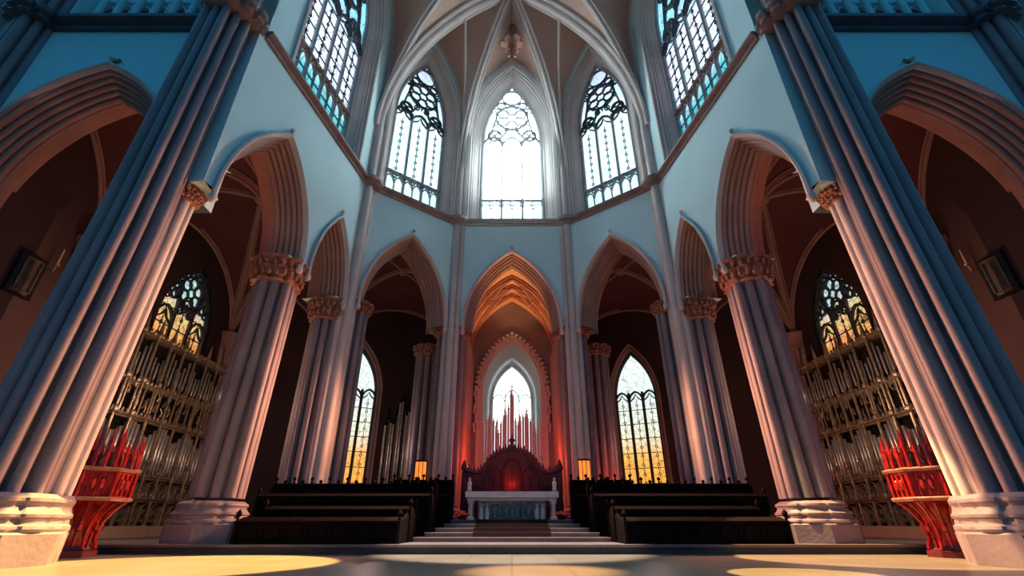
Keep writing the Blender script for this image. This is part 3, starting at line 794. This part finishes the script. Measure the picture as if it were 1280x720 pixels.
# ------------------------------------------------------------------ pulpits
for s in (1, -1):
    sd = S(s)
    g = Fr((-12.75, 15.3), (1, 0), (0, 1), s)
    r = empty('pulpit', g.p(0, 0, 0), 'red lacquered goblet shaped pulpit with a spiky crown behind the near %s pier' % sd, 'pulpit', 'red pulpits')
    mb = MB(); mb.ngon(g, 0, 0, [(0, .7), (.16, .7), (.2, .55), (.3, .5)], 8); mb.build('foot', 'redwood', r, 30)
    mb = MB()
    mb.ngon(g, 0, 0, [(.3, .42), (.5, .4), (1.0, .5), (1.4, .8), (1.46, .95)], 8)
    for k in range(8):
        t = 2*PI*(k+.5)/8
        pts = [g.p(rr*math.cos(t), rr*math.sin(t), z) for z, rr in ((.2, .62), (.5, .52), (.9, .58), (1.25, .78), (1.45, 1.0))]
        mb.tube(pts, .05, 6)
        t2 = 2*PI*k/8
        mb.tube([g.p(rr*math.cos(t2), rr*math.sin(t2), z) for z, rr in ((.25, .5), (.7, .5), (1.1, .6), (1.42, .86))], .035, 6)
        mb.ball(g.p(.56*math.cos(t2), .56*math.sin(t2), .75), .09, None, .11, 6, 5)
    mb.build('stem', 'lacquer', r, 40)
    mb = MB(); mb.ngon(g, 0, 0, [(1.45, 1.1), (1.52, 1.14), (1.56, 1.08)], 8); mb.ngon(g, 0, 0, [(2.25, 1.08), (2.32, 1.15), (2.37, 1.02)], 8); mb.build('ledge', 'cap', r, 30, label='brown edged ledge')
    mb = MB(); mb.ngon(g, 0, 0, [(1.56, .98), (2.25, 1.0)], 8)
    for k in range(8):
        t = 2*PI*(k+.5)/8; t1 = 2*PI*(k+1.5)/8
        a = g.p(1.02*math.cos(t), 1.02*math.sin(t), 0); b = g.p(1.02*math.cos(t1), 1.02*math.sin(t1), 0)
        mb.tube([a+Vector((0, 0, 1.56)), a+Vector((0, 0, 2.25))], .06, 6)
        for f in (.25, .5, .75):
            c = a.lerp(b, f)
            mb.tube([c+Vector((0, 0, 1.6)), c+Vector((0, 0, 2.2))], .03, 5)
        for f in (.375, .625): mb.ball(a.lerp(b, f)+Vector((0, 0, 1.9)), .09, None, .16, 6, 5)
    mb.build('body', 'lacquer', r, 40)
    mb = MB()
    for k in range(24):
        t = 2*PI*k/24; rr = .96; h = 2.75+.5*abs(math.sin(k*PI/3+.6))+.1*random.random()
        mb.tube([g.p(rr*math.cos(t), rr*math.sin(t), 2.3), g.p(rr*.97*math.cos(t), rr*.97*math.sin(t), h-.35)], .05, 6)
        mb.tube([g.p(rr*.97*math.cos(t), rr*.97*math.sin(t), h-.35), g.p(rr*.95*math.cos(t), rr*.95*math.sin(t), h+.15)], .075, 6, r1=.01)
        t2 = t+PI/24
        mb.tube([g.p(rr*.97*math.cos(t), rr*.97*math.sin(t), h-.4), g.p(rr*.97*math.cos(t2), rr*.97*math.sin(t2), 2.95), g.p(rr*.97*math.cos(t+PI/12), rr*.97*math.sin(t+PI/12), h-.4)], .03, 5)
    for k in range(9):
        t = 2*PI*k/9; rr = .55
        mb.tube([g.p(rr*math.cos(t), rr*math.sin(t), 2.0), g.p(rr*.7*math.cos(t), rr*.7*math.sin(t), 3.1)], .05, 6); mb.tube([g.p(rr*.7*math.cos(t), rr*.7*math.sin(t), 3.1), g.p(rr*.6*math.cos(t), rr*.6*math.sin(t), 3.6)], .07, 6, r1=.01)
    mb.build('crown', 'lacquer', r, 40)

# ------------------------------------------------------------------ choir stalls
def stall(s, name, x0, x1, y, hfront, hback, label, tall=False):
    g = Fr((0, 0), (1, 0), (0, 1), s); z = .27
    r = empty(name, g.p((x0+x1)/2, y, z), label, 'stall', 'dark choir stalls')
    L = x1-x0; n = max(4, round(L/.72))
    mb = MB(); mb.box(g, x0, x1, y, y+.06, z, z+hfront)
    for k in range(n):
        xx = x0+(k+.5)*L/n; w = L/n*.38
        mb.bar(g, [(xx-w, z+.1)]+arch_path(xx, w, z+hfront*.6, z+hfront*.88, 5)+[(xx+w, z+.1)], .05, y-.05, y+.01)
    mb.box(g, x0, x1, y-.05, y+.08, z, z+.1)
    mb.build('front_panel', 'wood', r, 30)
    mb = MB()
    mb.loft([[g.p(x, y-.12, z+hfront), g.p(x, y+.38, z+hfront+.12), g.p(x, y+.38, z+hfront+.17), g.p(x, y-.12, z+hfront+.05)] for x in (x0-.04, x1+.04)])
    mb.build('desk', 'wood', r, 0)
    mb = MB(); mb.box(g, x0, x1, y+.75, y+1.15, z+.42, z+.48); mb.box(g, x0, x1, y+1.0, y+1.06, z, z+.42); mb.build('seat', 'wood', r, 0)
    mb = MB(); mb.box(g, x0, x1, y+1.15, y+1.22, z, z+hback); mb.box(g, x0-.05, x1+.05, y+1.05, y+1.28, z+hback, z+hback+.08)
    for k in range(n):
        xx = x0+(k+.5)*L/n; w = L/n*.38
        mb.bar(g, [(xx-w, z+.5)]+arch_path(xx, w, z+hback*.75, z+hback*.95, 5)+[(xx+w, z+.5)], .05, y+1.1, y+1.16)
    bk = mb.build('backrest', 'wood', r, 30)
    if tall:
        for k in range(n*2+1):
            mb = MB()
            xx = x0+k*L/(n*2); h = .15 if k % 2 else .26
            mb.lathe(g, xx, y+1.16, [(z+hback+.05, .05), (z+hback+h-.06, .03), (z+hback+h-.03, .07), (z+hback+h+.03, .075), (z+hback+h+.09, .01)], n=8)
            mb.build('finial', 'wood', bk, 40)
    for k in range(1, n):
        xx = x0+k*L/n; mb = MB(); mb.box(g, xx-.03, xx+.03, y+.7, y+1.15, z+.4, z+.75); mb.box(g, xx-.06, xx+.06, y+.62, y+1.15, z+.75, z+.8); mb.build('armrest', 'wood', r, 0)
    for xx in (x0-.04, x1+.04):
        mb = MB(); mb.loft([[g.p(xx+d, yy, zz) for yy, zz in ((y-.08, z), (y+1.25, z), (y+1.25, z+hback), (y+1.0, z+hback), (y+.85, z+.8), (y+.4, z+hfront+.1), (y-.08, z+hfront+.05))] for d in (-.05, .05)])
        be = mb.build('bench_end', 'wood', r, 30)
        mb = MB(); mb.lathe(g, xx, y, [(z+hfront, .07), (z+hfront+.15, .03), (z+hfront+.19, .08), (z+hfront+.28, .09), (z+hfront+.4, .01)], n=10); mb.build('finial', 'wood', be, 50)
for s in (1, -1):
    sd = S(s)
    stall(s, 'choir_stall', -9.0, -3.75, 17.1, .62, .9, 'front row of dark choir stalls on the %s, nearest the kerb' % sd)
    stall(s, 'choir_stall', -8.85, -3.7, 18.52, 1.0, 1.35, 'middle row of dark choir stalls on the %s' % sd)
    stall(s, 'choir_stall', -9.9, -3.2, 19.94, 1.5, 2.0, 'tall back row of dark choir stalls with knobbed cresting on the %s' % sd, True)
    stall(s, 'choir_stall', -5.6, -2.8, 22.6, 1.6, 2.35, 'short dark stall beside the altar on the %s, against the compound pier' % sd, True)

# ------------------------------------------------------------------ altar group
mb = MB()
pts = [(18.72, .27), (18.72, .27)]
prof = []
for k, (y, hw) in enumerate(steps):
    z0 = .27+.146*k; prof += [(y-.02, z0+(.012 if k == 0 else .012)), (y-.02, z0+.158)]
prof.append((22.0, ZALT+.012))
mb.grid([[(x, y, z) for y, z in prof[2:]] for x in (-1.45, 1.45)])
mb.grid([[(x, y+.01, z-.008) for y, z in prof[2:]] for x in (-1.45, 1.45)])
mb.build('carpet', 'carpet', smooth=0, label='dark red carpet runner over the upper altar steps', category='carpet')

r = empty('altar', (0, 22.9, ZALT), 'white marble altar table with silver relief front at the top of the steps', 'altar')
za = ZALT
mb = MB(); mb.box(G, -1.95, 1.95, 22.4, 23.5, za+.82, za+.88); mb.box(G, -2.05, 2.05, 22.3, 23.6, za+.88, za+1.12); mb.box(G, -1.98, 1.98, 22.36, 23.55, za+.76, za+.82); mb.build('table_top', 'white', r, 0)
for q in (-1, 1):
    for yy in (22.5, 23.4):
        mb = MB(); mb.lathe(G, q*1.82, yy, [(za, .15), (za+.1, .15), (za+.13, .1), (za+.6, .09), (za+.64, .13), (za+.76, .15)], n=14); mb.build('leg', 'white', r, 50)
for q in (-1, 1):
    for xx in (1.35, 1.1):
        mb = MB(); mb.lathe(G, q*xx, 22.62, [(za+.02, .09), (za+.2, .1), (za+.42, .07), (za+.52, .03)], n=10); mb.ball((q*xx, 22.62, za+.58), .07, .07, .085); mb.build('figure', 'white', r, 60)
mb = MB(); mb.box(G, -1.5, 1.5, 22.75, 23.35, za, za+.76)
mb.build('core', 'silver', r, 0)
mb = MB()
for k in range(9):
    x = -1.0+k*.25
    mb.bar(G, [(x-.11, za+.1)]+arch_path(x, .11, za+.5, za+.66, 4)+[(x+.11, za+.1)], .03, 22.68, 22.76)
    mb.lathe(G, x, 22.7, [(za+.1, .06), (za+.3, .07), (za+.45, .04), (za+.5, .02)], n=8); mb.ball((x, 22.69, za+.52), .04, .04, .05, 6, 5)
mb.build('relief', 'silver', r, 50)
# statuettes on the altar ends
for q in (-1, 1):
    r = empty('statuette', (q*1.93, 22.9, za+1.12), 'small pale robed statuette on the %s end of the altar' % ('left' if q < 0 else 'right'), 'statuette', 'altar statuettes')
    mb = MB(); mb.ngon(G, q*1.93, 22.9, [(za+1.12, .12), (za+1.2, .12), (za+1.22, .09)], 8); mb.build('pedestal', 'plinth', r, 0)
    mb = MB(); mb.lathe(G, q*1.93, 22.9, [(za+1.22, .1), (za+1.35, .085), (za+1.5, .1), (za+1.58, .07), (za+1.61, .03)], n=10); mb.ball((q*1.93, 22.9, za+1.67), .055, .055, .07); mb.build('figure', 'white', r, 60)
# flowers
for q in (-1, 1):
    r = empty('flower_bowl', (q*2.14, 21.75, ZALT), 'bright red flower arrangement on the step at the %s altar corner' % ('left' if q < 0 else 'right'), 'flowers', 'red flowers beside the altar')
    mb = MB(); mb.lathe(G, q*2.14, 21.75, [(ZALT, .12), (ZALT+.03, .12), (ZALT+.05, .07), (ZALT+.1, .18), (ZALT+.14, .2)], n=14); mb.build('bowl', 'redwood', r, 50)
    mb = MB()
    for k in range(60):
        t = random.random()*2*PI; u = random.random()**.5; rr = .3*u; mb.ball((q*2.14+rr*math.cos(t), 21.75+rr*math.sin(t), ZALT+.16+.13*(1-u*u)+random.random()*.03), .06, .06, .045, 6, 4)
    mb.build('petals', 'red', r, 50)

# reredos
r = empty('reredos', (0, 24.6, ZALT), 'dark red carved wooden reredos with an ogee crest behind the altar', 'reredos')
def rz(x):
    t = abs(x)/2.3
    if t < .12: return 4.55-t*1.5
    if t < .45: return 4.37-((t-.12)/.33)**1.6*.35
    if t < .78: return 4.02-.72*math.sin((t-.45)/.33*PI/2)
    return 3.3+.12*(t-.78)/.22
xs = [-2.3+4.6*k/60 for k in range(61)]
mb = MB()
mb.loft([[Vector((x, yb, ZALT)), Vector((x, yb, ZALT-1.0+rz(x)))] + [] if False else [Vector((x, 24.45, ZALT)), Vector((x, 24.45, rz(x)-.25)), Vector((x, 24.75, rz(x)-.25)), Vector((x, 24.75, ZALT))] for x in xs for yb in (0,)])
mb.build('panel', 'redwood', r, 30)
mb = MB(); mb.tube([(x, 24.45, rz(x)-.22) for x in xs], .09, 8)
for k in range(0, 61, 2):
    x = xs[k]; z = rz(x)-.15; hh = .16+(.08 if k % 4 else 0)
    mb.tube([(x, 24.5, z), (x, 24.5, z+hh)], .06, 6, r1=.02)
mb.tube([(0, 24.5, 4.3), (0, 24.5, 4.95)], .1, 8, r1=.02); mb.ball((0, 24.5, 4.62), .16, .1, .1)
mb.build('cresting', 'redwood', r, 40)
mb = MB()
for k in range(5):
    x = -1.7+k*.85; h = rz(x)-.8
    mb.bar(G, [(x-.38, ZALT+.6)]+arch_path(x, .38, h-.5, h, 6)+[(x+.38, ZALT+.6)], .07, 24.36, 24.46)
    mb.bar(G, [(x, ZALT+.6), (x, h-.4)], .04, 24.38, 24.46)
mb.box(G, -2.25, 2.25, 24.33, 24.46, ZALT+.45, ZALT+.58); mb.box(G, -2.25, 2.25, 24.36, 24.46, ZALT+1.0, ZALT+1.06)
mb.build('blind_arcade', 'redwood', r, 40)
for q in (-1, 1):
    mb = MB(); mb.lathe(G, q*2.36, 24.55, [(ZALT, .14), (3.2, .12), (3.25, .18), (3.35, .18), (3.7, .02)], n=10); mb.build('end_post', 'redwood', r, 40)

# ------------------------------------------------------------------ lanterns on the piers
for q, x, y in ((-1, -4.75, 25.85), (1, 3.7, 25.35)):
    lb = 'lit orange three pane lantern beside the pier %s of the altar' % ('left' if q < 0 else 'right')
    r = empty('lantern', (x, y, 2.65), lb, 'lantern', 'orange lanterns')
    mb = MB(); mb.box(G, x-.33, x+.33, y-.12, y+.12, 2.5, 2.6); mb.box(G, x-.33, x+.33, y-.12, y+.12, 3.74, 3.82)
    for k in (-1.5, -.5, .5, 1.5): mb.box(G, x+k*.2-.015, x+k*.2+.015, y-.09, y+.09, 2.58, 3.76)
    fr_ = mb.build('frame', 'iron', r, 0)
    for k in (-1, 0, 1):
        mb = MB(); mb.box(G, x+k*.2-.08, x+k*.2+.08, y-.06, y+.06, 2.6, 3.74); mb.build('pane', 'lamp', fr_, 0)
    mb = MB(); mb.lathe(G, x, y, [(.27, .2), (.35, .2), (.4, .05), (2.5, .05)], n=10); mb.build('stand', 'iron', r, 50)

# ------------------------------------------------------------------ framed pictures with candle sconce
for s in (1, -1):
    sd = S(s)
    F = Fr((XO, 0), (0, 1), (-1, 0), s)
    r = empty('framed_picture', F.p(16.05, -.1, 9.55), 'dark framed picture high on the outer wall beyond the %s transept arch' % sd, 'picture', 'dark framed pictures')
    mb = MB(); mb.bar(F, [(15.6, 8.75), (16.5, 8.75), (16.5, 10.4), (15.6, 10.4)], .2, -.22, 0, True); fr_ = mb.build('frame', 'iron', r, 0)
    mb = MB(); mb.bar(F, [(15.74, 8.89), (16.36, 8.89), (16.36, 10.26), (15.74, 10.26)], .05, -.24, -.1, True); mb.build('inner_moulding', 'gilt', fr_, 0)
    mb = MB(); mb.box(F, 15.65, 16.45, -.12, 0, 8.8, 10.35); mb.build('canvas', 'canvas', r, 0)
    r = empty('candle_sconce', F.p(16.75, -.15, 10.2), 'slim gilt candle sconce above the framed picture on the %s' % sd, 'sconce', 'gilt sconces')
    mb = MB(); mb.tube([F.p(16.75, 0, 10.2), F.p(16.75, -.25, 10.15), F.p(16.75, -.3, 10.4)], .03, 6); mb.lathe(F, 16.75, -.3, [(10.4, .09), (10.46, .1), (10.48, .04)], n=10); mb.build('bracket', 'gilt', r, 50)
    mb = MB(); mb.lathe(F, 16.75, -.3, [(10.46, .04), (11.15, .03), (11.2, .005)], n=8); mb.build('candle', 'plinth', r, 50)

hz = bpy.data.materials.new('glow haze'); hz.use_nodes = True  # thin volume added for the glow around the bright windows
nt = hz.node_tree; nt.nodes.clear()
o_ = nt.nodes.new('ShaderNodeOutputMaterial'); v_ = nt.nodes.new('ShaderNodeVolumeScatter'); v_.inputs['Density'].default_value = 0.03; v_.inputs['Anisotropy'].default_value = .2
nt.links.new(v_.outputs[0], o_.inputs['Volume'])
mb = MB(); mb.box(G, -3.3, 3.3, 23.2, 26.5, 16.5, 31.5)
mb.build('haze', hz, smooth=0, kind='stuff')
mb = MB(); mb.box(G, -1.9, 1.9, 36.2, 39.1, .28, 13.2)
mb.build('haze', hz, smooth=0, kind='stuff')
# ------------------------------------------------------------------ camera
cam = bpy.data.cameras.new('camera'); co = bpy.data.objects.new('camera', cam); COL.objects.link(co)
cam.sensor_width = 36; cam.lens = 580/1280*36; cam.clip_end = 300; cam.clip_start = .05
co.location = (0, 0, CAM_H); co.rotation_euler = (math.radians(90)+math.atan(294/580), 0, 0)
bpy.context.scene.camera = co

# ------------------------------------------------------------------ light
def light(kind, name, loc, energy, col, **kw):
    l = bpy.data.lights.new(name, kind); l.energy = energy; l.color = col
    for k, v in kw.items():
        if k not in ('rot', 'target'): setattr(l, k, v)
    o = bpy.data.objects.new(name, l); COL.objects.link(o); o.location = loc
    if 'target' in kw:
        o.rotation_euler = (Vector(kw['target'])-Vector(loc)).to_track_quat('-Z', 'Y').to_euler()
    return o
w = bpy.data.worlds.new('sky'); bpy.context.scene.world = w; w.use_nodes = True
nt = w.node_tree; bg = nt.nodes['Background']
tc = nt.nodes.new('ShaderNodeTexCoord'); sx = nt.nodes.new('ShaderNodeSeparateXYZ'); nt.links.new(tc.outputs['Generated'], sx.inputs[0])
mr = nt.nodes.new('ShaderNodeMapRange'); mr.inputs['From Min'].default_value = -1; mr.inputs['From Max'].default_value = 1; nt.links.new(sx.outputs['Y'], mr.inputs['Value'])
rp = nt.nodes.new('ShaderNodeValToRGB'); e = rp.color_ramp.elements; e[0].position = .35; e[0].color = (0.012, 0.13, 0.26, 1); e[1].position = .7; e[1].color = (.5, .8, .9, 1)
nt.links.new(mr.outputs['Result'], rp.inputs['Fac']); mz = nt.nodes.new('ShaderNodeMapRange'); mz.inputs['From Min'].default_value = .05; mz.inputs['From Max'].default_value = .75; mz.inputs['To Min'].default_value = .12; mz.inputs['To Max'].default_value = 1.0
nt.links.new(sx.outputs['Z'], mz.inputs['Value']); vm = nt.nodes.new('ShaderNodeVectorMath'); vm.operation = 'SCALE'
nt.links.new(rp.outputs['Color'], vm.inputs[0]); nt.links.new(mz.outputs['Result'], vm.inputs['Scale'])
nt.links.new(vm.outputs[0], bg.inputs['Color'])
bg.inputs['Strength'].default_value = 2.2

SO = dict(shadow_soft_size=0)
for s in (-1, 1):
    light('SPOT', 'pier_fill_spot', (s*-.5, 24.0, 6.8), 19000, (1.0, .43, .24), target=(s*12, 13.5, 3.5), spot_size=math.radians(75), spot_blend=1.0, shadow_soft_size=0.0)  # unseen spots added behind the altar to warm the inner pier edges
    light('POINT', 'aisle_fill', (s*13.6, 14.8, 13.2), 60, (1.0, .13, .07), **SO)  # unseen red point added to tint the aisle vault
    light('POINT', 'aisle_fill', (s*13.8, 20.5, 6.0), 420, (1.0, .62, .42), **SO)  # unseen warm point added to bring out the carved screen
    light('POINT', 'ambulatory_fill', (s*8.0, 29.5, 5.0), 150 if s < 0 else 60, (1.0, .6, .5), **SO)  # unseen points added in the ambulatory; the left one lights the grey organ
light('POINT', 'altar_fill', (0, 20.5, 5.5), 50, (1.0, .45, .35), **SO)  # unseen warm point added over the altar steps
light('POINT', 'reredos_fill', (0, 23.9, 2.6), 18, (1.0, .05, .03), **SO)  # unseen red point added to colour the reredos
light('SPOT', 'chapel_fill', (0, 30.2, 7.5), 3200, (1.0, .50, .20), target=(0, 29.8, 17), spot_size=math.radians(62), spot_blend=.6, shadow_soft_size=0.0)  # unseen upward spot added to turn the chapel vault orange
light('POINT', 'chapel_low_fill', (-1.2, 28.6, 4.2), 230, (1.0, .10, .04), **SO)  # unseen pair of points added to redden the chapel jambs
light('POINT', 'chapel_low_fill', (1.2, 28.6, 4.2), 230, (1.0, .10, .04), **SO)
light('POINT', 'red_ambulatory_fill', (6.3, 28.3, 2.0), 330, (1.0, .12, .04), **SO)  # unseen lamp added to redden the right ambulatory pier
GOLD = (1.0, .64, .20)
def pool(name, src, tgt, half, P, col, bl=.15):  # unseen spot under the vault, standing in for sun patches on the floor
    d = (Vector(src)-Vector(tgt)).length
    light('SPOT', name, src, P, col, target=tgt, spot_size=2*math.atan(half/d), spot_blend=bl, shadow_soft_size=0.0)
pool('added_floor_spot', (3.5, 22, 36), (-8.0, 12.6, 0), 3.75, 480000, (1.0, .60, .17))
pool('added_floor_spot', (0, 17, 34), (0.6, 11.0, 0), 1.9, 230000, (1.0, .6, .25), .8)
pool('added_floor_spot', (-3, 22, 36), (9.8, 14.6, 0), 3.4, 260000, (1.0, .62, .26))
pool('added_floor_spot', (2, 19, 36), (5.6, 10.4, 0), 1.4, 260000, GOLD)
pool('added_floor_spot', (0, 14, 34), (0, 17.0, 0), 4.6, 160000, (1.0, .85, .65), .4)

sc = bpy.context.scene
sc.view_settings.view_transform = 'Standard'; sc.view_settings.look = 'None'; sc.view_settings.gamma = 1; sc.view_settings.exposure = 0
sc.view_settings.use_curve_mapping = False
sc.cycles.max_bounces = 5; sc.cycles.diffuse_bounces = 3; sc.cycles.use_denoising = True
